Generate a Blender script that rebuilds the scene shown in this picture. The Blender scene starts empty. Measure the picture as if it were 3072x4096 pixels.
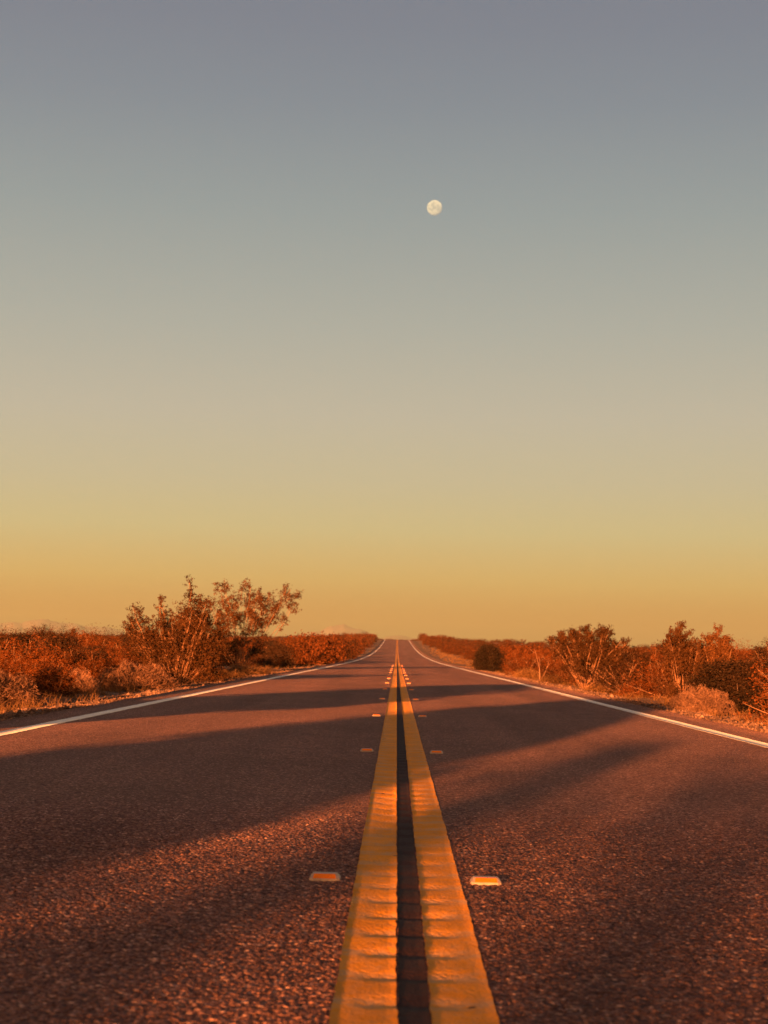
import bpy, math, random
import numpy as np
from mathutils import Vector, Matrix
R = math.radians
sc = bpy.context.scene
COL = sc.collection
EXPO = 2.9
K = 2.0 ** -EXPO
THETA, ELEV = R(15.8), R(5.4)          # light travels THETA to the right of the road, ELEV downwards
CT, ST = math.cos(THETA), math.sin(THETA)

# ------------------------------------------------------------------ helpers
def s2l(c):
    return tuple(((v/255)/12.92 if v/255 <= .04045 else ((v/255+.055)/1.055)**2.4) for v in c)

def link(name, me, mat=None, parent=None):
    o = bpy.data.objects.new(name, me)
    COL.objects.link(o)
    if mat: me.materials.append(mat)
    if parent: o.parent = parent
    return o

def mesh_np(name, verts, quads=None, tris=None, smooth=False):
    verts = np.asarray(verts, np.float32).reshape(-1, 3)
    me = bpy.data.meshes.new(name)
    q = np.zeros((0, 4), np.int32) if quads is None or len(quads) == 0 else np.asarray(quads, np.int32)
    t = np.zeros((0, 3), np.int32) if tris is None or len(tris) == 0 else np.asarray(tris, np.int32)
    nl = q.size + t.size; nf = len(q) + len(t)
    me.vertices.add(len(verts)); me.vertices.foreach_set('co', verts.ravel())
    me.loops.add(nl); me.loops.foreach_set('vertex_index', np.concatenate([q.ravel(), t.ravel()]))
    me.polygons.add(nf)
    st = np.concatenate([np.arange(len(q))*4, q.size + np.arange(len(t))*3]).astype(np.int32)
    me.polygons.foreach_set('loop_start', st)
    me.polygons.foreach_set('use_smooth', np.full(nf, smooth, bool))
    me.update(calc_edges=True); me.validate()
    return me

def tag(o, label=None, cat=None, group=None, kind=None):
    if label: o['label'] = label
    if cat: o['category'] = cat
    if group: o['group'] = group
    if kind: o['kind'] = kind
    return o

def empty(name, loc, rz=0, sc_=(1, 1, 1)):
    o = bpy.data.objects.new(name, None); COL.objects.link(o)
    o.location = loc; o.rotation_euler = (0, 0, rz); o.scale = sc_; o.empty_display_size = .1
    return o

def grid(xs, ys, zf):
    X, Y = np.meshgrid(xs, ys)
    Z = zf(X, Y)
    v = np.stack([X, Y, Z], -1).reshape(-1, 3)
    nx, ny = len(xs), len(ys)
    i = (np.arange(ny-1)[:, None]*nx + np.arange(nx-1)[None, :]).ravel()
    return v, np.stack([i, i+1, i+1+nx, i+nx], -1)

# ------------------------------------------------------------------ node helpers
class NT:
    def __init__(s, name):
        s.m = bpy.data.materials.new(name); s.m.use_nodes = True
        s.t = s.m.node_tree; s.t.nodes.clear()
        s.out = s.t.nodes.new('ShaderNodeOutputMaterial')
    def n(s, typ, **kw):
        nd = s.t.nodes.new(typ)
        for k, v in kw.items():
            if k.startswith('i_'):
                key = k[2:]; key = int(key) if key.isdigit() else key.replace('_', ' ')
                if isinstance(v, bpy.types.NodeSocket): s.t.links.new(v, nd.inputs[key])
                else: nd.inputs[key].default_value = v
            else: setattr(nd, k, v)
        return nd
    def lk(s, a, b): s.t.links.new(a, b)
    def ramp(s, fac, stops, interp='LINEAR'):
        r = s.t.nodes.new('ShaderNodeValToRGB'); r.color_ramp.interpolation = interp
        e = r.color_ramp.elements
        while len(e) < len(stops): e.new(.5)
        for el, (p, c) in zip(e, stops):
            el.position = p; el.color = (*c, 1) if len(c) == 3 else c
        s.t.links.new(fac, r.inputs[0]); return r.outputs[0]
    def mix(s, f, a, b, mode='MIX'):
        m = s.t.nodes.new('ShaderNodeMix'); m.data_type = 'RGBA'; m.blend_type = mode
        for k, v in ((0, f), (6, a), (7, b)):
            if isinstance(v, bpy.types.NodeSocket): s.t.links.new(v, m.inputs[k])
            elif k == 0: m.inputs[0].default_value = v
            else: m.inputs[k].default_value = (*v, 1)
        return m.outputs[2]
    def math(s, op, a, b=0., c=0., clamp=False):
        m = s.t.nodes.new('ShaderNodeMath'); m.operation = op; m.use_clamp = clamp
        for k, v in enumerate((a, b, c)):
            if isinstance(v, bpy.types.NodeSocket): s.t.links.new(v, m.inputs[k])
            else: m.inputs[k].default_value = v
        return m.outputs[0]

def g3(v): return (v, v, v)

def obj_coord(N, scale=(1, 1, 1)):
    tc = N.n('ShaderNodeTexCoord')
    mp = N.n('ShaderNodeMapping'); mp.inputs['Scale'].default_value = scale
    N.lk(tc.outputs['Object'], mp.inputs[0]); return mp.outputs[0]

def noise(N, vec, scale, detail=3., rough=.55, dist=0.):
    n = N.n('ShaderNodeTexNoise'); N.lk(vec, n.inputs['Vector'])
    n.inputs['Scale'].default_value = scale; n.inputs['Detail'].default_value = detail
    n.inputs['Roughness'].default_value = rough; n.inputs['Distortion'].default_value = dist
    return n.outputs['Fac']

def voro(N, vec, scale, feature='F1', out='Distance'):
    n = N.n('ShaderNodeTexVoronoi', feature=feature); N.lk(vec, n.inputs['Vector'])
    n.inputs['Scale'].default_value = scale
    return n.outputs[out]

def stone_height(N, vec):
    a = voro(N, vec, 74.)
    b = voro(N, vec, 120.)
    h = N.math('ADD', N.math('MULTIPLY', a, -1.0), N.math('MULTIPLY', b, -.35))
    return N.math('ADD', h, N.math('MULTIPLY', noise(N, vec, 30., 3., .6), 1.0))

def mat_asphalt():
    N = NT('asphalt'); v = obj_coord(N)
    stone = voro(N, v, 74., out='Color')
    sep = N.n('ShaderNodeSeparateColor'); N.lk(stone, sep.inputs[0])
    c = N.ramp(sep.outputs[0], [(0, (.135, .062, .048)), (.55, (.262, .120, .083)), (.88, (.39, .185, .125)), (1, (.64, .36, .25))])
    gap = N.ramp(voro(N, v, 74.), [(.25, (1, 1, 1)), (.8, g3(.40))])
    c = N.mix(1., c, gap, 'MULTIPLY')
    # large wear along the lane: long soft streaks, and blotches
    vs = obj_coord(N, (1.1, .045, 1))
    st = N.ramp(noise(N, vs, 1.0, 4., .6), [(.3, g3(.74)), (.7, g3(1.2))])
    c = N.mix(1., c, st, 'MULTIPLY')
    bl = N.ramp(noise(N, v, .5, 6., .65), [(.3, g3(.84)), (.7, g3(1.14))])
    c = N.mix(1., c, bl, 'MULTIPLY')
    # thin wandering cracks
    cv = N.n('ShaderNodeVectorMath', operation='ADD')
    nn = N.n('ShaderNodeTexNoise'); N.lk(v, nn.inputs['Vector']); nn.inputs['Scale'].default_value = 1.3; nn.inputs['Detail'].default_value = 5
    mul = N.n('ShaderNodeVectorMath', operation='SCALE'); N.lk(nn.outputs['Color'], mul.inputs[0]); mul.inputs['Scale'].default_value = .8
    N.lk(obj_coord(N, (.45, 1, 1)), cv.inputs[0]); N.lk(mul.outputs[0], cv.inputs[1])
    ed = voro(N, cv.outputs[0], .22, 'DISTANCE_TO_EDGE')
    ck = N.ramp(ed, [(.0, g3(0.)), (.0035, g3(1))])
    msk = N.ramp(noise(N, v, .25, 2.), [(.5, g3(0)), (.56, g3(1))])
    c = N.mix(N.math('MULTIPLY', N.math('SUBTRACT', 1., ck), N.math('MULTIPLY', msk, .7)), c, (.035, .022, .02))
    h = stone_height(N, v)
    b = N.n('ShaderNodeBump', i_Strength=1.0, i_Distance=.012, i_Height=h)
    p = N.n('ShaderNodeBsdfPrincipled', i_Base_Color=c, i_Roughness=.82, i_Normal=b.outputs[0])
    p.inputs['Specular IOR Level'].default_value = .15
    N.lk(p.outputs[0], N.out.inputs[0]); return N.m

def mat_paint(name, col, worn, amt=.42, spots=True):
    N = NT(name); v = obj_coord(N)
    n1 = noise(N, v, 16., 6., .68)
    n2 = noise(N, v, 1.8, 4., .6)
    n3 = noise(N, obj_coord(N, (1, .35, 1)), 45., 3., .6)
    w = N.math('ADD', N.math('MULTIPLY', n1, .5), N.math('ADD', N.math('MULTIPLY', n2, .3), N.math('MULTIPLY', n3, .3)))
    f = N.ramp(w, [(.50, g3(0)), (.74, g3(1))])
    f = N.math('MULTIPLY', f, amt)
    c = N.mix(f, col, worn)
    dirt = N.ramp(noise(N, v, 5., 5., .6), [(.3, g3(.78)), (.7, g3(1.08))])
    c = N.mix(1., c, dirt, 'MULTIPLY')
    pits = N.ramp(voro(N, v, 60.), [(.0, g3(.5)), (.22, g3(1))])
    c = N.mix(.45, c, N.mix(1., c, pits, 'MULTIPLY'))
    if spots:
        # dusty grey paints rib shading into the rumble hollows' colour, broken up by noise
        sx_ = N.n('ShaderNodeSeparateXYZ'); N.lk(v, sx_.inputs[0])
        fr = N.math('FRACT', N.math('DIVIDE', N.math('ADD', sx_.outputs[1], N.math('MULTIPLY', noise(N, v, 7., 3.), .05)), .305))
        hol = N.ramp(fr, [(.08, g3(0)), (.28, g3(1)), (.48, g3(1)), (.62, g3(0))])
        brk = N.ramp(noise(N, v, 22., 4., .65), [(.36, g3(0)), (.56, g3(1))])
        c = N.mix(N.math('MULTIPLY', N.math('MULTIPLY', hol, brk), .5), c, (.40, .30, .19))
        vc = N.n('ShaderNodeTexVoronoi'); N.lk(obj_coord(N, (1, .7, 1)), vc.inputs['Vector']); vc.inputs['Scale'].default_value = 9.
        sc3 = N.n('ShaderNodeSeparateColor'); N.lk(vc.outputs['Color'], sc3.inputs[0])
        dk = N.math('MULTIPLY', N.math('GREATER_THAN', sc3.outputs[0], .88), N.ramp(N.math('ADD', vc.outputs['Distance'], N.math('MULTIPLY', noise(N, v, 90., 3.), .08)), [(.14, g3(.9)), (.19, g3(0))]))
        c = N.mix(dk, c, (.03, .018, .014))
        sp = N.ramp(N.math('ADD', voro(N, obj_coord(N, (1, .8, 1)), 5.2), N.math('MULTIPLY', noise(N, v, 70., 3.), .08)), [(.085, g3(1)), (.11, g3(0))])
        chip = N.ramp(N.math('ADD', N.math('MULTIPLY', noise(N, v, 75., 4., .7), .7), N.math('MULTIPLY', noise(N, v, 2.5, 3.), .3)), [(.60, g3(0)), (.64, g3(1))])
        sp = N.math('MAXIMUM', sp, N.math('MULTIPLY', chip, .6))
        c = N.mix(N.math('MULTIPLY', sp, .85), c, (.02, .013, .011))
    h = N.math('ADD', N.math('MULTIPLY', stone_height(N, v), .5), N.math('MULTIPLY', noise(N, v, 120., 2.), .5))
    b = N.n('ShaderNodeBump', i_Strength=1., i_Distance=.006, i_Height=h)
    p = N.n('ShaderNodeBsdfPrincipled', i_Base_Color=c, i_Roughness=.8, i_Normal=b.outputs[0])
    p.inputs['Specular IOR Level'].default_value = .12
    N.lk(p.outputs[0], N.out.inputs[0]); return N.m

def mat_sand():
    N = NT('desert_sand'); v = obj_coord(N)
    c = N.ramp(noise(N, v, .35, 6., .65), [(.3, (.12, .07, .045)), (.55, (.19, .112, .07)), (.75, (.26, .16, .10))])
    pb = voro(N, v, 22., out='Color'); sp = N.n('ShaderNodeSeparateColor'); N.lk(pb, sp.inputs[0])
    c = N.mix(1., c, N.ramp(sp.outputs[1], [(0, g3(.55)), (1, g3(1.3))]), 'MULTIPLY')
    h = N.math('ADD', N.math('MULTIPLY', voro(N, v, 22.), -.7), N.math('MULTIPLY', noise(N, v, 3., 7., .7), 2.5))
    b = N.n('ShaderNodeBump', i_Strength=1., i_Distance=.03, i_Height=h)
    p = N.n('ShaderNodeBsdfPrincipled', i_Base_Color=c, i_Roughness=.95, i_Normal=b.outputs[0])
    p.inputs['Specular IOR Level'].default_value = .1
    N.lk(p.outputs[0], N.out.inputs[0]); return N.m

def mat_leaf(name, a, b_, trans=.25, nscale=2.2, spread=.35):
    """a..b_ : the colours of young and dry leaves, varied per clump and per plant"""
    N = NT(name); v = obj_coord(N)
    n = noise(N, v, nscale, 4., .7)
    oi = N.n('ShaderNodeObjectInfo')
    f = N.math('ADD', n, N.math('MULTIPLY', N.math('SUBTRACT', oi.outputs['Random'], .5), spread))
    c = N.ramp(f, [(.32, a), (.62, b_)])
    g = N.n('ShaderNodeNewGeometry')
    isl = N.ramp(g.outputs['Random Per Island'], [(0, g3(.6)), (1, g3(1.4))])
    c = N.mix(1., c, isl, 'MULTIPLY')
    d = N.n('ShaderNodeBsdfDiffuse'); N.lk(c, d.inputs[0])
    t = N.n('ShaderNodeBsdfTranslucent'); N.lk(c, t.inputs[0])
    m = N.n('ShaderNodeMixShader'); m.inputs[0].default_value = trans
    N.lk(d.outputs[0], m.inputs[1]); N.lk(t.outputs[0], m.inputs[2]); N.lk(m.outputs[0], N.out.inputs[0]); return N.m

def mat_simple(name, col, rough=.8, var=.25, scale=8., spec=.3):
    N = NT(name); v = obj_coord(N)
    c = N.ramp(noise(N, v, scale, 4., .6), [(.3, tuple(x*(1-var) for x in col)), (.7, tuple(x*(1+var) for x in col))])
    p = N.n('ShaderNodeBsdfPrincipled', i_Base_Color=c, i_Roughness=rough)
    p.inputs['Specular IOR Level'].default_value = spec
    N.lk(p.outputs[0], N.out.inputs[0]); return N.m

M = dict(
    asphalt=mat_asphalt(),
    yellow=mat_paint('yellow_paint', (.72, .27, .008), (.44, .29, .16), .5),
    black=mat_paint('black_paint', (.030, .0135, .011), (.06, .031, .025), .5, False),
    white=mat_paint('white_paint', (.90, .84, .74), (.5, .38, .29), .25, False),
    sand=mat_sand(),
    bark=mat_simple('bark', (.17, .08, .038), .9, .4, 5.),
    bark_dark=mat_simple('dark_bark', (.13, .075, .05), .9, .4, 5.),
    creosote=mat_leaf('creosote_leaf', (.034, .016, .006), (.084, .034, .011)),
    rust=mat_leaf('rust_leaf', (.025, .012, .005), (.112, .034, .008), .3, 1.1, .7),
    dark=mat_leaf('dark_leaf', (.018, .011, .006), (.036, .018, .009), .1),
    pale=mat_leaf('pale_twig', (.13, .068, .042), (.24, .125, .073), .25),
    gold=mat_leaf('dry_grass', (.11, .058, .025), (.20, .10, .038), .35),
    scrub=mat_leaf('scrub_leaf', (.020, .011, .005), (.105, .033, .009), .3, .33, 0.),
    stone=mat_leaf('shoulder_stone', (.085, .05, .036), (.21, .12, .08), .0, 3.),
    body=mat_simple('marker_shell', (.38, .27, .19), .5, .18, 60.),
)
def mat_reflector():
    N = NT('amber_reflector'); v = obj_coord(N)
    c = N.ramp(voro(N, v, 260.), [(.1, (.95, .25, .008)), (.7, (.75, .16, .005))])
    p = N.n('ShaderNodeBsdfPrincipled', i_Base_Color=c, i_Roughness=.25)
    p.inputs['Specular IOR Level'].default_value = .1
    N.lk(p.outputs[0], N.out.inputs[0]); return N.m
M['amber'] = mat_reflector()

# ------------------------------------------------------------------ terrain
PY = np.array([-400, 0, 105, 132, 162, 206, 255, 325, 404, 450, 485, 510, 540, 600, 700, 850, 1000, 1500, 3000, 9000, 20000])
PZ = np.array([0, 0, 0, .02, .11, .34, .78, 1.69, 3.05, 3.93, 4.55, 4.78, 4.80, 4.5, 5.0, 6.6, 7.0, 5, 2, 0, 0])
def prof_raw(y): return np.interp(y, PY, PZ)
def prof(y):
    y = np.asarray(y, float)
    w = np.clip(np.abs(y-110)*.04+4, 4, 22)
    return sum(prof_raw(y+w*k) for k in (-1, -.5, 0, .5, 1))/5
def wob(X, Y, s, seed):
    return (np.sin(X*s*1.3+seed)*np.cos(Y*s*.9+seed*2.1)+np.sin(X*s*.47+Y*s*.61+seed*3.3)+.5*np.sin(X*s*2.9-Y*s*2.3+seed))/2.5
def ground_z(X, Y):
    X = np.asarray(X, float); Y = np.asarray(Y, float)
    a = np.abs(X)
    base = prof(Y)
    fall = np.clip((a-15)/90, 0, 1)
    base = base*(1-.35*fall)
    sh = np.interp(a, [0, 3.8, 4.15, 4.6, 5.3, 6.5, 9, 14], [-.10, -.10, -.035, -.05, -.13, -.10, 0, .05])
    amp = np.clip((a-4.6)/4, 0, 1)
    return base + sh + amp*(.06*wob(X, Y, .9, 1.)+.12*wob(X, Y, .17, 4.)) + .012*np.clip((a-4.1)*3, 0, 1)*wob(X, Y, 6., 2.)

def nonuni(*segs):
    out = [np.linspace(a, b, n, endpoint=False) for a, b, n in segs]
    return np.unique(np.concatenate(out+[[segs[-1][1]]]))
gx = nonuni((-9000, -300, 14), (-300, -40, 28), (-40, -8, 60), (-8, -3.8, 46), (-3.8, 3.8, 5), (3.8, 8, 46), (8, 40, 60), (40, 300, 28), (300, 9000, 14))
gy = nonuni((-600, -40, 20), (-40, 8, 24), (8, 45, 240), (45, 140, 260), (140, 560, 200), (560, 1100, 50), (1100, 17500, 40))
v, q = grid(gx, gy, ground_z)
g = link('ground', mesh_np('ground', v, q, smooth=True), M['sand']); tag(g, kind='structure')

# road: cross-fall is nil, ground under it lies lower; two milled-in rumble bands follow the centre line
CX = .035
def rumble(X, Y):
    """rumble strip milled across the centre, a groove every 0.3 m"""
    p = (Y % .305)/.305
    g_ = np.where(p < .62, -.5*(1-np.cos(p/.62*2*math.pi)), 0)
    fx = np.clip((.135-np.abs(X-CX))/.03, 0, 1)
    fy = np.clip((46-Y)/14, 0, 1)
    fade = .8+.2*np.sin(Y*1.7)
    return .0105*g_*fx*fy*fade
def road_z(X, Y): return prof(Y)+rumble(X, Y)
EDGE = 4.03
rx = np.unique(np.concatenate([np.linspace(-EDGE, -.2, 12), np.linspace(-.2, .27, 24), np.linspace(.27, EDGE, 12)]))
PX, P0, P1 = 2.2, 2.9, 9.0      # the patch nearest the viewpoint is built stone by stone
rx = np.unique(np.concatenate([rx[np.abs(np.abs(rx)-PX) > .1], [-PX, PX]]))
ry = nonuni((-120, 2, 20), (2, P0, 36), (P0, P1, 244), (P1, 46, 1480), (46, 560, 260), (560, 1100, 60))
rng = np.random.default_rng(3)
v, q = grid(rx, ry, road_z)
cx_, cy_ = v[q].mean(1)[:, 0], v[q].mean(1)[:, 1]
q = q[~((np.abs(cx_) < PX) & (cy_ > P0) & (cy_ < P1))]
def stones(X, Y, cell=.0135, seed=5):
    rg = np.random.default_rng(seed)
    J = rg.random((512, 512, 3)).astype(np.float32)
    gx_, gy_ = X/cell, Y/cell
    ix, iy = np.floor(gx_).astype(int), np.floor(gy_).astype(int)
    H = np.zeros_like(X)
    for dx in (-1, 0, 1):
        for dy in (-1, 0, 1):
            j = J[(ix+dx) % 512, (iy+dy) % 512]
            d2 = (gx_-(ix+dx)-.15-.7*j[..., 0])**2+(gy_-(iy+dy)-.15-.7*j[..., 1])**2
            r_ = .45+.35*j[..., 2]
            H = np.maximum(H, (.3+.7*((j[..., 0]*7+j[..., 2]*5) % 1))*np.sqrt(np.clip(1-d2/r_**2, 0, 1)))
    return H
sx = np.linspace(-PX, PX, 1001)
sy = [P0]
while sy[-1] < P1: sy.append(sy[-1]+.0046*max(1, (sy[-1]/4.5)**1.3))
sy = np.array(sy[:-1]+[P1]); 
def patch_z(X, Y):
    amp = .0062*np.clip((9.0-Y)/2.2, 0, 1)*np.clip((Y-P0)/.1, 0, 1)*np.clip((PX-np.abs(X))/.3, 0, 1)
    amp = amp*np.where(np.abs(X-CX) < .178, .5, 1)
    low = .0015*wob(X, Y, 23., 3.)
    return road_z(X, Y)+(stones(X, Y)-.35)*amp+low*amp/.006
pv_, pq_ = grid(sx, sy, patch_z)
# ragged pavement edge, then a skirt down to the ground
ed = wob(v[:, 0]*0, v[:, 1], 2.1, 5.)*.045+wob(v[:, 0]*0, v[:, 1], .5, 2.)*.05
isl, isr = np.isclose(v[:, 0], -EDGE), np.isclose(v[:, 0], EDGE)
v[isl, 0] += ed[isl]; v[isr, 0] += wob(v[isr, 0]*0, v[isr, 1], 2.3, 9.)*.05
nb = len(v)
for mask, s in ((isl, -1), (isr, 1)):
    idx = np.where(mask)[0]; low = v[idx].copy(); low[:, 2] -= .12; low[:, 0] += s*.04
    base = len(v); v = np.concatenate([v, low])
    k = np.arange(len(idx)-1)
    q = np.concatenate([q, np.stack([idx[k], idx[k+1], base+k+1, base+k], -1)[:, ::s]])
pq_ = pq_+len(v); v = np.concatenate([v, pv_]); q = np.concatenate([q, pq_])
road = link('road', mesh_np('road', v, q, smooth=True), M['asphalt']); tag(road, kind='structure')

def strip(name, x0, x1, mat, lift, jag, seed, label=None, nx=6, thick=True):
    xs = np.linspace(x0, x1, nx)
    ys = nonuni((-60, 2, 30), (2, 46, 1760), (46, 140, 500), (140, 620, 260))
    v, q = grid(xs, ys, lambda X, Y: road_z(X, Y)+lift)
    r = np.random.default_rng(seed)
    def ragged(n):
        a = r.normal(0, 1, n); k = np.array([.25, .5, .25]); a = np.convolve(a, k, 'same')
        b = np.convolve(r.normal(0, 1, n), np.ones(14)/14, 'same')*2.2
        return (a+b)*jag
    n = len(ys)
    for col in (0, nx-1):
        v[col::nx, 0] += ragged(n)
    # thin side skirts so that the paint has an edge
    for col, s in ((0, -1), (nx-1, 1)):
        idx = np.arange(n)*nx+col; low = v[idx].copy(); low[:, 2] -= lift+.003
        base = len(v); v = np.concatenate([v, low]); k = np.arange(n-1)
        q = np.concatenate([q, np.stack([idx[k], idx[k+1], base+k+1, base+k], -1)[:, ::s]])
    o = link(name, mesh_np(name, v, q, smooth=True), mat, road)
    if label: o['label'] = label
    return o
strip('yellow_line', -.145, -.003, M['yellow'], .004, .0017, 1, 'left stripe of the double yellow centre line')
strip('yellow_line', .073, .215, M['yellow'], .004, .0017, 2, 'right stripe of the double yellow centre line')
strip('black_strip', .001, .069, M['black'], .0025, .001, 3, 'black painted gap between the yellow stripes', nx=4)
strip('edge_line', -3.52, -3.36, M['white'], .004, .004, 4, 'white line along the left edge of the road', nx=3)
strip('edge_line', 3.35, 3.51, M['white'], .004, .004, 5, 'white line along the right edge of the road', nx=3)

# ------------------------------------------------------------------ raised pavement markers
def marker_body():
    w, d, h = .053, .05, .019
    # octagonal frustum outline, sloped faces towards and away from the viewer
    lo = [(-w, -d+.012), (-w+.012, -d), (w-.012, -d), (w, -d+.012), (w, d-.012), (w-.012, d), (-w+.012, d), (-w, d-.012)]
    md = [(x*.98, y*.98) for x, y in lo]
    tw, td = .041, .022
    hi = [(-tw, -td+.004), (-tw+.006, -td), (tw-.006, -td), (tw, -td+.004), (tw, td-.004), (tw-.006, td), (-tw+.006, td), (-tw, td-.004)]
    v = [(x, y, -.004) for x, y in lo]+[(x, y, .005) for x, y in md]+[(x, y, h) for x, y in hi]
    qs = []
    for r_ in (0, 8):
        for i in range(8): j = (i+1) % 8; qs.append((r_+i, r_+j, r_+8+j, r_+8+i))
    me = bpy.data.meshes.new('marker_shell'); me.from_pydata(v, [], qs+[tuple(range(16, 24))]); me.update(); return me
def reflector_mesh():
    # slab laid on the sloping face that looks back down the road
    a = math.atan2(.014, .027); n = Vector((0, -math.sin(a), math.cos(a)))
    c0, c1 = Vector((0, -.0465, .0065)), Vector((0, -.0245, .0178))
    v = []
    for t in (.0, .0016):
        for c, w in ((c0, .039), (c1, .036)):
            for s in (-1, 1): v.append(tuple(c+Vector((s*w, 0, 0))+n*t))
    f = [(4, 5, 7, 6), (0, 1, 5, 4), (2, 6, 7, 3), (0, 4, 6, 2), (1, 3, 7, 5)]
    me = bpy.data.meshes.new('reflector'); me.from_pydata(v, [], f); me.update(); return me
mb, mr = marker_body(), reflector_mesh()
mb.materials.append(M['body']); mr.materials.append(M['amber'])
rm = random.Random(4)
ords = ['nearest', 'second nearest', 'third nearest', 'fourth nearest', 'fifth nearest', 'sixth nearest', 'seventh nearest', 'eighth nearest', 'ninth nearest', 'tenth nearest']
for k in range(14):
    for s, X in ((-1, -.243), (1, .309)):
        Y = 5.77+7.32*k+rm.uniform(-.04, .04); X2 = X+rm.uniform(-.008, .008)
        m = empty('pavement_marker', (X2, Y, float(prof(Y))+.002), rm.uniform(-.05, .05))
        for nm, me in (('shell', mb), ('reflector', mr)):
            c = bpy.data.objects.new(nm, me); COL.objects.link(c); c.parent = m
        side = 'left' if s < 0 else 'right'
        lb = f'{ords[k]} orange road stud on the {side} side of the double yellow line' if k < 10 else f'tiny distant road stud on the {side} side of the yellow line'
        tag(m, lb, 'road stud', 'orange road studs along the double yellow line')

# ------------------------------------------------------------------ plants
def unit(a): return a/np.maximum(np.linalg.norm(a, axis=-1, keepdims=True), 1e-9)

def tubes(paths, r0, r1, sides=4):
    """paths: (n, k, 3) polylines; radius falls from r0 to r1 (n each)"""
    P = np.asarray(paths); n, k, _ = P.shape
    T = unit(np.gradient(P, axis=1))
    up = np.tile(np.array([.31, .17, .93]), (n, k, 1)); A = unit(np.cross(T, up)); B = np.cross(T, A)
    t = np.linspace(0, 1, k)[None, :]
    rad = (np.asarray(r0)[:, None]*(1-t)+np.asarray(r1)[:, None]*t)
    ang = np.arange(sides)/sides*2*math.pi
    V = P[:, :, None]+rad[:, :, None, None]*(A[:, :, None]*np.cos(ang)[None, None, :, None]+B[:, :, None]*np.sin(ang)[None, None, :, None])
    idx = np.arange(n*k*sides).reshape(n, k, sides)
    a = idx[:, :-1]; b = idx[:, 1:]
    Q = np.stack([a, np.roll(a, -1, 2), np.roll(b, -1, 2), b], -1).reshape(-1, 4)
    return V.reshape(-1, 3), Q

def leaves(C, size, rg, elong=1.8, bias=None):
    n = len(C)
    d = unit(rg.normal(size=(n, 3)) + (0 if bias is None else bias))
    s_ = unit(np.cross(d, rg.normal(size=(n, 3))))
    L = (size*rg.uniform(.6, 1.4, n))[:, None]*d*.5*elong; W = (size*rg.uniform(.6, 1.2, n))[:, None]*s_*.5
    V = np.stack([C-L, C+W, C+L, C-W], 1).reshape(-1, 3)
    return V, np.arange(4*n).reshape(n, 4)

def branch(rg, P0, D0, L, k, up=.25, wander=.18):
    n = len(P0); P = [P0]; D = unit(D0)
    for _ in range(k-1):
        D = unit(D+np.array([0, 0, up])/(k-1)+rg.normal(size=(n, 3))*wander)
        P.append(P[-1]+D*(L/(k-1))[:, None])
    return np.stack(P, 1), D

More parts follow.
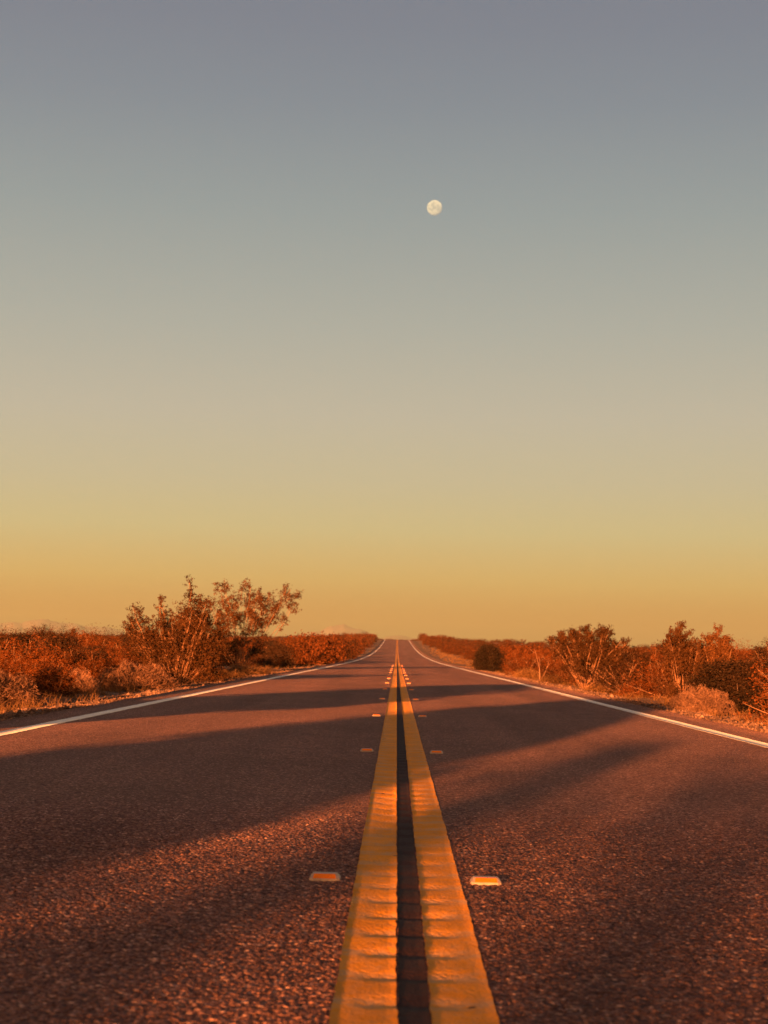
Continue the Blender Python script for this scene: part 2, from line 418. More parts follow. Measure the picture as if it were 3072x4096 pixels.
def shrub_geo(seed, h, w, stems=16, subs=5, twigs=3, leaf=.05, per=14, clump=.09, lowleaf=.0, open_=.3, lean=(0, 0), rad=.016, lod=False, uneven=.25, subl=.30, ext=None, lowtop=.72):
    """multi-stemmed desert shrub: stems fan from the root, fork twice, leaf clumps sit on the twig ends"""
    rg = np.random.default_rng(seed)
    if ext: stems += len(ext)
    az = rg.uniform(0, 2*math.pi, stems); ln = np.sqrt(rg.uniform(0, 1, stems))
    hz = ln*w*.5
    D = np.stack([np.cos(az)*hz+lean[0], np.sin(az)*hz+lean[1], h*(1-.35*ln**2)*rg.uniform(1-uneven*1.5, 1.0, stems)], -1)
    if ext:
        E = np.array([(x+rg.normal()*.05, rg.normal()*w*.13, z*rg.uniform(.93, 1.02)-.08) for x, z in ext]); D[-len(ext):] = E
    L = np.linalg.norm(D, axis=1)*.86
    P0 = np.stack([np.cos(az)*w*.05, np.sin(az)*w*.05, np.full(stems, -.05)], -1)
    A, Da = branch(rg, P0, D+np.array([0, 0, -.2*h])*ln[:, None], L, 7, .28, .10)
    if ext:
        k_ = len(ext); tt = np.linspace(0, 1, 7)[None, :, None]
        A[-k_:] += tt*(E-A[-k_:, -1])[:, None]
    VV, QQ, off = [], [], 0
    def add(v, q):
        nonlocal off
        VV.append(v); QQ.append(q+off); off += len(v)
    add(*tubes(A, rg.uniform(.7, 1.2, stems)*rad, np.full(stems, rad*.3), 5 if not lod else 3))
    # second order
    si = np.repeat(np.arange(stems), subs); t = rg.uniform(open_, .97, len(si))*6
    i0 = np.minimum(t.astype(int), 5); fr = (t-i0)[:, None]
    Pb = A[si, i0]*(1-fr)+A[si, i0+1]*fr; Tb = unit(A[si, i0+1]-A[si, i0])
    out = rg.normal(size=(len(si), 3))*.75; Lb = (h*subl)*(1.1-t/6*.65)*rg.uniform(.5, 1.3, len(si))
    B, Db = branch(rg, Pb, Tb+out, Lb, 5, .5, .2)
    if not lod: add(*tubes(B, np.full(len(si), rad*.38), np.full(len(si), rad*.14), 3))
    # twigs
    ti = np.repeat(np.arange(len(si)), twigs); t = rg.uniform(.3, 1., len(ti))*4
    i0 = np.minimum(t.astype(int), 3); fr = (t-i0)[:, None]
    Pc = B[ti, i0]*(1-fr)+B[ti, i0+1]*fr; Tc = unit(B[ti, i0+1]-B[ti, i0])
    Lc = h*.09*rg.uniform(.5, 1.4, len(ti))
    C, Dc = branch(rg, Pc, Tc+rg.normal(size=(len(ti), 3))*.8, Lc, 3, .3, .2)
    if not lod: add(*tubes(C, np.full(len(ti), rad*.15), np.full(len(ti), rad*.07), 3))
    # leaf clumps along twigs and at stem tips
    tips = np.concatenate([C[:, 1], C[:, 2], C[:, 2], B[:, -1], A[:, -1]])
    keep = rg.uniform(size=len(tips)) < .9
    tips = tips[keep]
    cc = np.repeat(tips, per, 0)+rg.normal(size=(len(tips)*per, 3))*clump*np.array([.6, .6, .5])
    if lowleaf > 0:
        m = int(lowleaf*len(cc)); u = rg.uniform(0, 1, m); a2 = rg.uniform(0, 2*math.pi, m); ph = rg.uniform(.02, lowtop, m)
        # lobes: the lower skirt of foliage swells and shrinks round the plant
        lob = 1+.16*np.sin(a2*3+seed)+.12*np.sin(a2*7+seed*2)+.12*np.sin(ph*17+a2*2)
        rr = w*.5*lob*np.sqrt(np.clip(1-(ph*1.15-.25)**2*1.1, .05, 1))*(1-.45*u**2.0)
        cc = np.concatenate([cc, np.stack([np.cos(a2)*rr, np.sin(a2)*rr, ph*h], -1)+rg.normal(size=(m, 3))*.06])
    cc = cc[cc[:, 2] > .01]
    LV, LQ = leaves(cc, leaf, rg, 1.7, np.array([0, 0, .5]))
    return (np.concatenate(VV), np.concatenate(QQ)), (LV, LQ)

def dome_geo(seed, h, w, n=2600, blade=.004):
    """puffy mound of short fine twigs (rabbitbrush) or of longer blades (bunch grass)"""
    rg = np.random.default_rng(seed)
    az = rg.uniform(0, 2*math.pi, n); e = np.arcsin(rg.uniform(0, 1, n)); r = rg.uniform(.35, 1, n)**.5
    lob = 1+.13*np.sin(az*3+seed)+.09*np.sin(az*7+seed*3+e*3)+.10*np.sin(e*9+az*4+seed)
    out = np.stack([np.cos(az)*np.cos(e), np.sin(az)*np.cos(e), np.sin(e)], -1)
    fine = n > 3000
    L = (.15 if fine else .55)*rg.uniform(.4, 1.4, n)
    tip = out*(r*lob)[:, None]*np.array([w*.5, w*.5, h*.95])
    d = unit(out*.8+np.array([0, 0, .7])+rg.normal(size=(n, 3))*.55)
    base = tip-d*(L*h)[:, None]; tip[:, 2] = np.maximum(tip[:, 2], .03); base[:, 2] = np.maximum(base[:, 2], -.02)
    mid = (base+tip)/2+rg.normal(size=(n, 3))*.012
    s_ = unit(np.cross(d, rg.normal(size=(n, 3))))*blade
    V = np.stack([base-s_, base+s_, mid+s_*1.2, mid-s_*1.2, tip], 1).reshape(-1, 3)
    i = np.arange(n)*5
    Q = np.stack([i, i+1, i+2, i+3], -1); T = np.stack([i+3, i+2, i+4], -1)
    return V, Q, T

def proto_shrub(name, leafmat, barkmat, **kw):
    (sv, sq), (lv, lq) = shrub_geo(**kw)
    a = mesh_np(name+'_stems', sv, sq, smooth=True); a.materials.append(barkmat)
    b = mesh_np(name+'_foliage', lv, lq); b.materials.append(leafmat)
    return [('stems', a), ('foliage', b)], kw['h']
def proto_dome(name, mat, seed, h, w, n=2600, blade=.004):
    v, q, t = dome_geo(seed, h, w, n, blade)
    a = mesh_np(name, v, q, t); a.materials.append(mat); return a

def plant(name, proto, X, Y, hh, ww, rz, label, cat, group=None, dz=0):
    """proto is built 1 m tall, 1 m wide"""
    z = float(ground_z(X, Y))+dz
    if isinstance(proto, list):
        o = empty(name, (X, Y, z), rz, (ww, ww, hh))
        for nm, me in proto:
            c = bpy.data.objects.new(nm, me); COL.objects.link(c); c.parent = o
    else:
        o = bpy.data.objects.new(name, proto); COL.objects.link(o)
        o.location = (X, Y, z); o.rotation_euler = (0, 0, rz); o.scale = (ww, ww, hh)
    return tag(o, label, cat, group)

# ---- tall creosote bushes that stand out
def big(name, X, Y, label, rz=0, leafm='creosote', barkm='bark', **kw):
    pr, h = proto_shrub(name, M[leafm], M[barkm], **kw)
    return plant(name, pr, X, Y, 1, 1, rz, label, 'shrub')
def tipm(px0, y0, k, pts, rep=3):
    """stem tips as metres sideways from the root and up"""
    return [((x-px0)*k, (y0-y)*k*(1-.07*j)) for x, y in pts for j in range(rep)]
big('creosote_bush', -5.36, 40.5, 'tall ragged creosote bush left of the road, its thin middle plume reaching highest', seed=11, h=2.0, w=2.4, stems=12, subs=8, twigs=4, leaf=.028, per=5, clump=.04, lowleaf=.35, lowtop=.55, open_=.42, rad=.013, uneven=.3, subl=.15,
    ext=tipm(400, 1472, .01138, [(302, 1286), (285, 1330), (292, 1310), (315, 1330), (330, 1352), (357, 1266), (366, 1300), (380, 1330), (392, 1318), (438, 1272), (448, 1285), (462, 1288), (455, 1300), (428, 1300)])+tipm(400, 1472, .01138, [(419, 1234)], 2))
big('creosote_bush', -6.28, 66, 'tall open creosote bush with bare forked stems leaning right over the verge', seed=21, h=2.6, w=2.2, stems=10, subs=6, twigs=4, leaf=.036, per=7, clump=.07, lowleaf=.02, open_=.55, rad=.015, uneven=.35, subl=.16,
    ext=tipm(530, 1448, .01854, [(488, 1246), (500, 1256), (512, 1290), (535, 1248), (548, 1262), (562, 1260), (578, 1268), (590, 1280), (600, 1300), (627, 1250), (648, 1274), (636, 1262), (470, 1292), (480, 1310), (525, 1280), (556, 1300)], 2))
big('creosote_bush', -7.3, 60, 'brown creosote bush between the ragged bush and the open forked one', seed=22, h=3.5, w=1.8, stems=18, subs=8, twigs=4, leaf=.038, per=9, clump=.07, lowleaf=.12, open_=.4, rad=.018, uneven=.45, subl=.12)
big('creosote_bush', 5.35, 47, 'creosote bush with a flat leafy crown, tallest on the right of the road', seed=31, h=1.5, w=2.0, stems=12, subs=7, twigs=4, leaf=.028, per=8, clump=.055, lowleaf=.05, open_=.5, rad=.014, uneven=.3, subl=.2,
    ext=tipm(1265, 1482, .0133, [(1190, 1362), (1212, 1356), (1236, 1344), (1250, 1350), (1266, 1346), (1283, 1348), (1302, 1334), (1306, 1345), (1345, 1364), (1328, 1372)]))
big('creosote_bush', 5.87, 34, 'creosote bush with a rounded tip, behind the grey mound on the right', seed=32, h=1.3, w=1.2, stems=8, subs=8, twigs=4, leaf=.024, per=8, clump=.042, lowleaf=.05, open_=.5, rad=.011, uneven=.35, subl=.16,
    ext=tipm(1475, 1520, .0098, [(1440, 1368), (1456, 1356), (1468, 1346), (1482, 1356), (1497, 1372), (1470, 1366)]))
big('creosote_bush', 6.65, 34.5, 'thin creosote bush with two leafy tips near the right edge', seed=33, h=1.2, w=1.1, stems=7, subs=8, twigs=4, leaf=.024, per=8, clump=.042, lowleaf=.02, open_=.55, rad=.011, uneven=.45, subl=.16,
    ext=tipm(1546, 1512, .0099, [(1522, 1362), (1531, 1352), (1556, 1350), (1568, 1358), (1575, 1378)]))
# ---- shrubs beside and behind the viewpoint: their long shadows cross the road
big('mesquite_bush', -7.0, -8.9, 'broad dense mesquite bush beside the road, behind the viewpoint', seed=41, h=5.2, w=2.4, stems=34, subs=9, twigs=4, leaf=.09, per=12, clump=.12, lowleaf=.9, open_=.2, rad=.03, uneven=.12, subl=.07)
big('mesquite_bush', -7.0, 8.0, 'dense mesquite bush beside the road, left of the picture', seed=42, h=4.8, w=2.1, stems=30, subs=8, twigs=4, leaf=.09, per=12, clump=.12, lowleaf=.9, open_=.2, rad=.03, uneven=.22, subl=.07)
big('mesquite_bush', -7.0, -17.7, 'narrow mesquite bush beside the road, behind the viewpoint', seed=44, h=4.6, w=.4, stems=9, subs=6, twigs=4, leaf=.06, per=9, clump=.07, lowleaf=.5, open_=.2, rad=.022, uneven=.2, subl=.035)
big('mesquite_bush', -6.9, -21.2, 'sparse mesquite bush behind the narrow one beside the road', seed=45, h=4.9, w=2.2, stems=23, subs=6, twigs=3, leaf=.05, per=3, clump=.13, lowleaf=.18, open_=.2, rad=.02, uneven=.25, subl=.08)
big('mesquite_bush', -6.8, -23.2, 'thin leafed mesquite bush farther back along the road', seed=43, h=5.0, w=2.9, stems=22, subs=6, twigs=3, leaf=.06, per=4, clump=.12, lowleaf=.2, open_=.22, rad=.022, uneven=.25, subl=.06)

# ---- prototypes, one metre tall and one metre wide
MED = [proto_shrub('rust_bush', M['rust'], M['bark'], seed=100+i, h=1., w=1., stems=30, subs=8, twigs=3, leaf=.015, per=6, clump=.035, lowleaf=.12, open_=.2, rad=.008, uneven=.6, subl=.2)[0] for i in range(7)]
THIN = [proto_shrub('twiggy_bush', M['rust'], M['bark'], seed=140+i, h=1., w=1., stems=26, subs=8, twigs=3, leaf=.015, per=4, clump=.05, lowleaf=.06, open_=.25, rad=.009, uneven=.4, subl=.22)[0] for i in range(4)]
TALL = [proto_shrub('slender_creosote', M['creosote'], M['bark'], seed=170+i, h=1., w=.85, stems=18, subs=8, twigs=4, leaf=.016, per=8, clump=.03, lowleaf=.08, open_=.4, rad=.006, uneven=.5, subl=.13)[0] for i in range(4)]
DARK = [proto_shrub('dark_bush', M['dark'], M['bark_dark'], seed=120+i, h=1., w=1., stems=26, subs=7, twigs=3, leaf=.022, per=14, clump=.05, lowleaf=.8, lowtop=.97, open_=.1, rad=.007, uneven=.25, subl=.15)[0] for i in range(3)]
DOME = [proto_dome('pale_mound', M['pale'], 130+i, 1., 1., 17000, .0034) for i in range(3)]
GOLD = [proto_dome('grass_clump', M['gold'], 150+i, 1., 1., 1600, .004) for i in range(3)]

named = [
 ('pale_bush', DOME[0], -5.75, 23.4, .50, 1.35, 'pale rounded twig mound at the far left edge of the picture', 'shrub'),
 ('pale_bush', DOME[1], -6.55, 24.6, .55, 1.1, 'pale twig mound half cut off by the left edge, behind the front mound', 'shrub'),
 ('pale_bush', DOME[1], -5.45, 34.2, .58, 1.65, 'wide pale pinkish mound in front of the tall ragged creosote bush', 'shrub'),
 ('pale_bush', DOME[2], -6.0, 31.0, .42, .8, 'small pale mound between the rust bush and the wide mound', 'shrub'),
 ('pale_bush', DOME[2], 4.98, 27.2, .42, .95, 'grey rounded mound on the right verge in front of the dark bush', 'shrub'),
 ('pale_bush', DOME[0], 5.38, 27.9, .38, .62, 'small sunlit mound just right of the grey rounded one', 'shrub'),
 ('grass_clump', GOLD[0], 5.30, 41.5, .40, 1.5, 'golden dry grass clump at the foot of the right scrub', 'grass clump'),
 ('grass_clump', GOLD[1], 4.95, 52.0, .38, 1.1, 'golden dry grass clump left of the flat crowned creosote bush', 'grass clump'),
 ('grass_clump', GOLD[2], 4.9, 62.0, .45, 1.3, 'golden grass clump below a bare pale stem on the right', 'grass clump'),
 ('grass_clump', GOLD[1], -5.0, 55.0, .42, 2.0, 'golden grass clump under the open forked creosote bush', 'grass clump'),
 ('grass_clump', GOLD[0], -4.95, 48.5, .30, 1.3, 'low golden grass clump right of the tall ragged creosote bush', 'grass clump'),
 ('rust_bush', MED[0], -5.9, 28.4, .80, .95, 'small rust red bush on the left verge between two pale mounds', 'shrub'),
 ('rust_bush', MED[1], -7.0, 30.0, .85, 1.2, 'rust red bush behind the small front one on the left', 'shrub'),
 ('dark_bush', DARK[0], -7.1, 38.5, .72, 1.1, 'dark bush left of the wide pale mound', 'shrub'),
 ('dark_bush', DARK[1], -6.1, 83.0, 1.15, 1.5, 'dark bush at the right foot of the open forked creosote bush', 'shrub'),
 ('dark_bush', DARK[2], -5.6, 132., 1.2, 1.7, 'small dark round bush on the far left verge below the crest', 'shrub'),
 ('dark_bush', DARK[0], 4.75, 86.0, 1.32, 1.5, 'dark round bush right beside the right edge of the road', 'shrub'),
 ('dark_bush', DARK[1], 5.95, 28.8, .86, 1.6, 'dark bush behind the grey mound near the right edge', 'shrub'),
 ('dark_bush', DARK[2], 6.15, 25.6, .55, 1.0, 'low olive brown bush at the far right edge of the picture', 'shrub'),
 ('rust_bush', MED[2], 7.1, 27.5, .95, 1.4, 'orange leafed bush cut off by the right edge of the picture', 'shrub'),
 ('rust_bush', MED[3], 5.7, 51.5, 1.15, 1.9, 'rust bush right behind the flat crowned creosote bush', 'shrub'),
 ('rust_bush', THIN[0], 5.75, 40.5, 1.1, 1.9, 'twiggy orange bush between the two creosote bushes on the right', 'shrub'),
 ('rust_bush', THIN[1], 6.5, 37.5, 1.2, 2.2, 'twiggy orange bush left of the round tipped creosote bush', 'shrub'),
 ('rust_bush', THIN[2], 7.4, 33.0, 1.15, 2.0, 'twiggy orange bush under the thin two tipped creosote bush', 'shrub'),
 ('rust_bush', THIN[3], -8.4, 41.5, 1.0, 2.0, 'twiggy bush in front of the leftmost tall creosote bush', 'shrub'),
 ('rust_bush', MED[4], -6.8, 50.0, 1.5, 2.4, 'rust bush filling the foot of the upright creosote bushes', 'shrub'),
 ('rust_bush', MED[5], -7.3, 57.0, 1.5, 2.6, 'rust bush between the tall creosote bushes on the left', 'shrub'),
 ('rust_bush', MED[1], 5.5, 70.0, 1.25, 2.0, 'rust bush between the dark round bush and the bare pale stem', 'shrub'),
]
occ = [(-5.15, 40.5, 1.0), (-6.15, 66, 1.6), (5.45, 47, .9), (5.95, 34, .6), (6.85, 35, .6)]
for nm, pr, X, Y, hh, ww, lb, cat in named:
    plant(nm, pr, X, Y, hh, ww, random.Random(X*7+Y).uniform(0, 6.28), lb, cat)
    occ.append((X, Y, ww*.4))

# bare pale stem on the right verge
rg = np.random.default_rng(9)
A, D = branch(rg, np.zeros((3, 3)), np.array([[.15, 0, 1.], [-.1, .1, 1.], [.5, 0, .8]]), np.array([1.15, .9, .8]), 8, .2, .13)
B, _ = branch(rg, np.concatenate([A[:, 4], A[:, 6]]), rg.normal(size=(6, 3))*.5+np.array([0, 0, .8]), np.full(6, .35), 5, .2, .2)
v1, q1 = tubes(A, np.full(3, .022), np.full(3, .006), 5); v2, q2 = tubes(B, np.full(6, .007), np.full(6, .003), 4)
bs = link('bare_shrub', mesh_np('bare_shrub', np.concatenate([v1, v2]), np.concatenate([q1, q2+len(v1)]), smooth=True), M['pale'])
bs.location = (5.0, 58, float(ground_z(5.0, 58))-.02); tag(bs, 'bare pale forked stem standing on the right verge', 'shrub')

# ---- field of scrub, both sides, individuals up to ~105 m
rf = random.Random(77)
placed = list(occ)
def free(X, Y, r):
    return all((X-a)**2+(Y-b)**2 > (r+c)**2 for a, b, c in placed)
def area_label(kind, X, Y, side):
    return f'{kind} in the scrub {side} of the road'
count = {}
for side in (-1, 1):
    n = 0; tries = 0
    while n < 100 and tries < 9000:
        tries += 1
        Y = rf.uniform(24, 108); lim = .25*Y+1.5
        lo = 5.9+.006*Y if side < 0 else 5.7+.006*Y
        if lim <= lo+.4: continue
        X = side*(lo+(lim-lo)*rf.random()**1.15)
        if side < 0 and Y < 44 and abs(X) < 6.6: continue
        r = .75+.004*Y
        if not free(X, Y, r*.72): continue
        front = abs(X) < lo+1.6
        u = rf.random()
        hmax = .60+.0085*Y if Y < 60 else 1.11+.004*(Y-60)
        hh = rf.choice((.7, .85, 1.0, 1.15, 1.4))*rf.uniform(.9, 1.1)*hmax*(1.15 if not front else 1.0); ww = rf.uniform(1.6, 2.3)
        if u < .50: nm, pr, kd = 'rust_bush', rf.choice(MED), 'rust red leafy bush'
        elif u < .74: nm, pr, kd = 'twiggy_bush', rf.choice(THIN), 'open orange twiggy bush'
        elif u < .86: nm, pr, kd = 'creosote_bush', rf.choice(TALL), 'slender creosote bush'; 
        elif u < .94: nm, pr, kd = 'dark_bush', rf.choice(DARK), 'dark brown bush'
        else: nm, pr, kd = 'pale_bush', rf.choice(DOME), 'pale twig mound'
        if nm == 'creosote_bush': hh *= 1.2; ww = hh*rf.uniform(1.0, 1.3)
        if nm == 'dark_bush': hh *= .75; ww *= .75
        if nm == 'pale_bush': hh *= .5; ww *= .7
        sd = 'left' if side < 0 else 'right'
        plant(nm, pr, X, Y, hh, ww, rf.uniform(0, 6.28), f'{kd} in the dense scrub {sd} of the road', 'shrub', f'{kd}s in the scrub {sd} of the road')
        placed.append((X, Y, r*.72)); n += 1
    count[side] = n
print('scrub', count)

# ---- farther scrub: one mass
def lod_geo(seed, dense):
    (sv, sq), (lv, lq) = shrub_geo(seed=seed, h=1., w=1., stems=14, subs=4, twigs=2, leaf=.036, per=5, clump=.06, lowleaf=.5 if dense else .15, open_=.15, rad=.02, lod=True, uneven=.7, subl=.2)
    return lv, lq
LOD = [lod_geo(200+i, i % 3 > 0) for i in range(8)]
rl = np.random.default_rng(55)
V, Q, off = [], [], 0
def put(X, Y, hh, ww):
    global off
    lv, lq = LOD[rl.integers(len(LOD))]
    a = rl.uniform(0, 6.28); c, s = math.cos(a), math.sin(a)
    p = lv.copy(); x = p[:, 0]*c-p[:, 1]*s; y = p[:, 0]*s+p[:, 1]*c
    p = np.stack([x*ww+X, y*ww+Y, p[:, 2]*hh+float(ground_z(X, Y))-.03], -1)
    V.append(p); Q.append(lq+off); off += len(p)
for i in range(2300):
    Y = 104+(1020-104)*rl.random()**1.5
    lim = .25*Y+6; lo = 6.6 + min(2.2, Y/160)
    sd = -1 if rl.random() < .5 else 1
    X = sd*(lo+1.2*math.sin(Y*.045+sd)**2+(2.2*max(0, math.sin(Y*.033+sd*1.7)) if Y > 180 else 0)+(lim-lo)*rl.random()**1.9)
    near = abs(X) < 14
    put(X, Y, (.75+1.25*rl.random()**1.8)*(1.12 if near and Y > 300 else 1.), rl.uniform(1.5, 3.0)*(1+Y/1600))
for i in range(110):    # hedge of taller bushes at the verge near the crest
    Y = rl.uniform(350, 560); sd = -1 if i % 2 else 1
    put(sd*(7.6+8*rl.random()**1.5), Y, 1.1+1.9*rl.random()**1.6, rl.uniform(1.6, 3.4))
for i in range(150):    # scrub on the plain beyond the crest
    put(rl.uniform(-40, 40), rl.uniform(780, 950), rl.uniform(1.0, 2.0), rl.uniform(3, 6))
for Y, hh, X in ((99, 2.3, -6.3), (112, 2.6, -6.0), (118, 3.0, -6.9), (141, 3.1, -6.6), (163, 2.2, -6.2), (176, 2.7, -6.8), (214, 3.2, -7.0), (236, 3.0, -6.9), (282, 3.3, -7.4), (330, 3.0, -7.2), (372, 3.2, -7.5), (425, 3.0, -7.3)):
    for dx, dy, k in ((0, 0, .95), (.2, .6, .9), (-.3, .9, .92), (-1.3, 2.2, .85)): put(X+.9+dx, Y+dy, hh*k, 2.4)
fs = link('distant_scrub', mesh_np('distant_scrub', np.concatenate(V), np.concatenate(Q)), M['scrub'])
tag(fs, 'rust red scrub covering the desert out to the horizon', 'scrub', kind='stuff')

# ---- dry grass on the verges
def grass_mass():
    rg = np.random.default_rng(8); VV = []
    for _ in range(4200):
        sd = -1 if rg.random() < .5 else 1
        Y = 9+ (460-9)*rg.random()**1.7
        c_ = 5.35+.010*Y
        X = sd*abs(rg.normal(c_, .42+.003*Y))
        if abs(X) < 4.55: continue
        z = float(ground_z(X, Y)); n = 12; s = .6+rg.random()*.8
        b = np.array([X, Y, z])+rg.normal(size=(n, 3))*np.array([.05, .05, 0])
        t = b+rg.normal(size=(n, 3))*np.array([.07, .07, .02])*s+np.array([0, 0, 1])*(rg.uniform(.05, .17, n)*s)[:, None]
        w_ = unit(np.cross(t-b, rg.normal(size=(n, 3))))*(.003+.00006*Y)
        VV.append(np.stack([b-w_, b+w_, t], 1).reshape(-1, 3))
    v = np.concatenate(VV); return v, np.arange(len(v)).reshape(-1, 3)
v, t = grass_mass()
gr = link('dry_grass', mesh_np('dry_grass', v, None, t), M['gold']); tag(gr, 'short dry golden grass along both verges', 'grass', kind='stuff')

# ---- gravel on the shoulders
def gravel():
    rg = np.random.default_rng(18)
    oct_v = np.array([[1, 0, 0], [0, 1, 0], [-1, 0, 0], [0, -1, 0], [0, 0, 1], [0, 0, -1]], float)
    oct_t = np.array([[0, 1, 4], [1, 2, 4], [2, 3, 4], [3, 0, 4], [1, 0, 5], [2, 1, 5], [3, 2, 5], [0, 3, 5]])
    n = 15000
    Y = 11+(110-11)*rg.random(n)**1.5; sd = np.where(rg.random(n) < .5, -1, 1)
    X = sd*(4.06+np.abs(rg.normal(0, .48, n)))
    z = ground_z(X, Y)
    s = np.exp(rg.normal(math.log(.017), .5, n))
    s = np.clip(s, .007, .06)
    V = oct_v[None]*(1+rg.uniform(-.35, .35, (n, 6, 1)))*s[:, None, None]*rg.uniform(.6, 1.3, (n, 1, 3))*np.array([1, 1, .65])
    a = rg.uniform(0, 6.28, n); c, s_ = np.cos(a)[:, None], np.sin(a)[:, None]
    x = V[..., 0]*c-V[..., 1]*s_; y = V[..., 0]*s_+V[..., 1]*c
    V = np.stack([x+X[:, None], y+Y[:, None], V[..., 2]+(z+s*.25)[:, None]], -1)
    T = (oct_t[None]+(np.arange(n)*6)[:, None, None]).reshape(-1, 3)
    return V.reshape(-1, 3), T
v, t = gravel()
gv = link('gravel', mesh_np('gravel', v, None, t), M['stone']); tag(gv, 'loose gravel along the road shoulders', 'gravel', kind='stuff')

# ------------------------------------------------------------------ mountains, far away
def ridge(name, D, pts, depth, seed, label):
    """pts: (azimuth deg right of the road, height in m)"""
    rg = np.random.default_rng(seed)
    az = np.array([p[0] for p in pts]); hh = np.array([p[1]*.82 for p in pts])
    A = np.linspace(az[0], az[-1], 150)
    H = np.interp(A, az, hh)
    f = np.zeros_like(A)
    for k in range(1, 7): f += np.sin(A*(2.1**k)*1.3+rg.uniform(0, 6))*.5**k
    H = H*(1+.10*f)
    n = 14; V = []
    for j in range(n):
        t = j/(n-1)*2-1               # front foot .. crest .. back foot
        prof_ = 1-abs(t)**.9
        rid = .16*np.sin(A*9+j*1.3+seed)*np.sin(math.pi*(j/(n-1)))+.12*np.sin(A*23-j*2.1)
        d = D+t*depth
        hz = H*prof_*(1+rid*(1-prof_))
        V.append(np.stack([np.sin(np.radians(A))*d, np.cos(np.radians(A))*d, hz-4], -1))
    v = np.stack(V, 0); i = (np.arange(n-1)[:, None]*150+np.arange(149)[None]).ravel()
    o = link(name, mesh_np(name, v.reshape(-1, 3), np.stack([i, i+1, i+151, i+150], -1), smooth=True), MT)
    return tag(o, label, 'mountain', kind='structure')
MT = mat_simple('mountain_rock', (.30, .22, .20), .95, .3, .004)
ridge('mountains', 11600, [(-5.2, 30), (-4.2, 110), (-3.4, 160), (-2.6, 215), (-1.9, 250), (-1.2, 215), (-.6, 150), (0, 165), (.4, 150), (1.4, 120), (3, 90), (4.5, 110), (6.5, 60), (9, 30)], 1500, 3, 'faint low mountains beyond the crest of the road')
ridge('mountains', 11000, [(-20, 160), (-16, 170), (-14, 185), (-12.3, 215), (-11.2, 205), (-10.2, 170), (-9.2, 130), (-7.5, 90), (-5, 30)], 1500, 6, 'faint pink mountains above the scrub at the left')

# ------------------------------------------------------------------ moon
def moon():
    D = 60000.
    az, el = R(1.00), R(15.36)
    c = Vector((math.sin(az)*math.cos(el), math.cos(az)*math.cos(el), math.sin(el)))*D
    me = bpy.data.meshes.new('moon'); import bmesh
    bm = bmesh.new(); bmesh.ops.create_uvsphere(bm, u_segments=64, v_segments=32, radius=D*16.3/3570)
    for f in bm.faces: f.smooth = True
    bm.to_mesh(me); bm.free()
    N = NT('moon_surface'); v = obj_coord(N, (1/270,)*3)
    n = noise(N, v, 1.9, 3., .55)
    c1 = N.ramp(n, [(.40, (.030, .066, .096)), (.56, (.052, .106, .155))])
    d = N.n('ShaderNodeBsdfDiffuse'); N.lk(c1, d.inputs[0]); d.inputs['Roughness'].default_value = 1.
    e = N.n('ShaderNodeEmission'); e.inputs[0].default_value = (.355, .34, .30, 1); e.inputs[1].default_value = K   # the lit air in front of it
    a = N.n('ShaderNodeAddShader'); N.lk(d.outputs[0], a.inputs[0]); N.lk(e.outputs[0], a.inputs[1]); N.lk(a.outputs[0], N.out.inputs[0])
    o = link('moon', me, N.m); o.location = c
    tag(o, 'nearly full pale moon in the evening sky above the road', 'moon')
moon()

# ------------------------------------------------------------------ haze
HZ = (-9500, 9500, -700, 18000, -6, 330)
x0, x1, y0, y1, z0, z1 = HZ
hv = [(x, y, z) for z in (z0, z1) for y in (y0, y1) for x in (x0, x1)]
hm = bpy.data.meshes.new('haze'); hm.from_pydata(hv, [], [(0, 2, 3, 1), (4, 5, 7, 6), (0, 1, 5, 4), (2, 6, 7, 3), (0, 4, 6, 2), (1, 3, 7, 5)]); hm.update()
N = NT('haze'); pv = N.n('ShaderNodeVolumePrincipled')
pv.inputs['Color'].default_value = (.505, .655, .46, 1); pv.inputs['Density'].default_value = 1.05e-4; pv.inputs['Anisotropy'].default_value = .25
N.lk(pv.outputs[0], N.out.inputs['Volume'])
hz = link('haze', hm, N.m); tag(hz, kind='stuff')

# ------------------------------------------------------------------ world and sun
w = bpy.data.worlds.new('World'); sc.world = w; w.use_nodes = True
W = NT.__new__(NT); W.t = w.node_tree; W.t.nodes.clear()
out = W.t.nodes.new('ShaderNodeOutputWorld')
tc = W.n('ShaderNodeTexCoord'); sep = W.n('ShaderNodeSeparateXYZ'); W.lk(tc.outputs['Generated'], sep.inputs[0])
el = W.math('DIVIDE', W.math('ARCSINE', sep.outputs[2]), math.pi/2)
def e_(d): return d/90.
front = W.ramp(el, [(0, (.60, .29, .08)), (e_(1.1), (.60, .29, .08)), (e_(2.5), (.650, .475, .170)), (e_(4.2), (.578, .540, .285)), (e_(5.9), (.522, .510, .345)),
                    (e_(8.2), (.476, .480, .387)), (e_(11.3), (.372, .419, .380)), (e_(15.2), (.262, .333, .345)), (e_(18.8), (.193, .250, .300)),
                    (e_(21.3), (.168, .212, .272)), (e_(24), (.152, .190, .255)), (e_(45), (.10, .11, .16)), (1, (.07, .075, .11))])
back = W.ramp(el, [(0, (1.5, .56, .16)), (e_(8), (1.4, .64, .25)), (e_(20), (.9, .54, .32)), (e_(45), (.36, .27, .22)), (1, (.07, .075, .11))])
dotn = W.n('ShaderNodeVectorMath', operation='DOT_PRODUCT'); W.lk(tc.outputs['Generated'], dotn.inputs[0]); dotn.inputs[1].default_value = (-ST, -CT, 0)
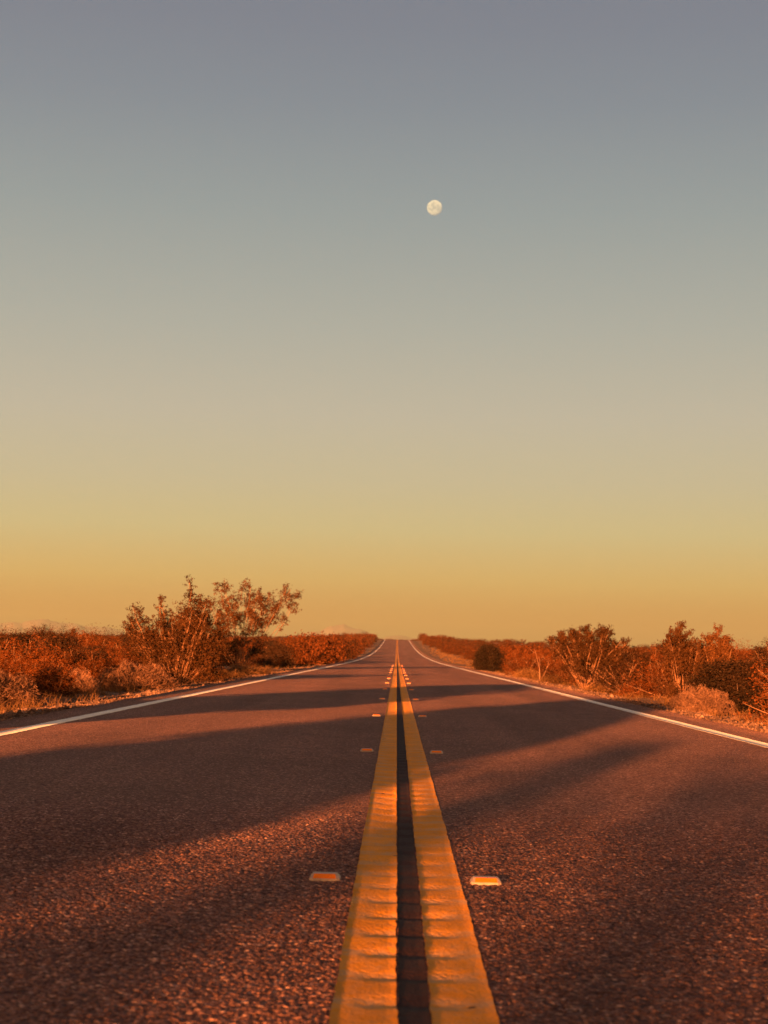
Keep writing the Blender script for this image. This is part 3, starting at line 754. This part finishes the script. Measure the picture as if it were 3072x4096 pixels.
f = W.ramp(dotn.outputs['Value'], [(0, g3(0)), (.75, g3(1))], 'EASE')
cc = W.mix(f, front, back)
sky = W.n('ShaderNodeTexSky'); sky.sky_type = 'NISHITA'; sky.sun_disc = False
sky.sun_elevation = ELEV; sky.sun_rotation = R(180)+THETA; sky.dust_density = 3.
b1 = W.n('ShaderNodeBackground'); W.lk(cc, b1.inputs[0]); b1.inputs[1].default_value = K
b2 = W.n('ShaderNodeBackground'); W.lk(sky.outputs[0], b2.inputs[0]); b2.inputs[1].default_value = .0006
ad = W.n('ShaderNodeAddShader'); W.lk(b1.outputs[0], ad.inputs[0]); W.lk(b2.outputs[0], ad.inputs[1]); W.lk(ad.outputs[0], out.inputs[0])

sl = bpy.data.lights.new('sun', 'SUN'); sl.energy = 5.0; sl.angle = R(.53); sl.color = (1, .34, .095)
so = bpy.data.objects.new('sun', sl); COL.objects.link(so)
d = Vector((ST*math.cos(ELEV), CT*math.cos(ELEV), -math.sin(ELEV)))
so.rotation_euler = d.to_track_quat('-Z', 'Y').to_euler(); so.location = (-20, -60, 20)

# ------------------------------------------------------------------ camera
cd = bpy.data.cameras.new('camera'); cam = bpy.data.objects.new('camera', cd); COL.objects.link(cam)
cd.sensor_fit = 'HORIZONTAL'; cd.sensor_width = 36; cd.lens = 36*3560/1659
cd.clip_start = .1; cd.clip_end = 100000
cam.matrix_world = Matrix.Translation((-.020, 0, .78)) @ Matrix.Rotation(R(.55), 4, 'Z') @ Matrix.Rotation(R(90+4.87), 4, 'X') @ Matrix.Rotation(R(1.3), 4, 'Z')
cd.dof.use_dof = True; cd.dof.focus_distance = 11.; cd.dof.aperture_fstop = 8.5
sc.camera = cam
sc.view_settings.view_transform = 'Standard'; sc.view_settings.look = 'None'; sc.view_settings.exposure = EXPO; sc.view_settings.gamma = 1
sc.cycles.max_bounces = 5; sc.cycles.diffuse_bounces = 2; sc.cycles.volume_bounces = 0; sc.cycles.transparent_max_bounces = 4
sc.cycles.use_denoising = True
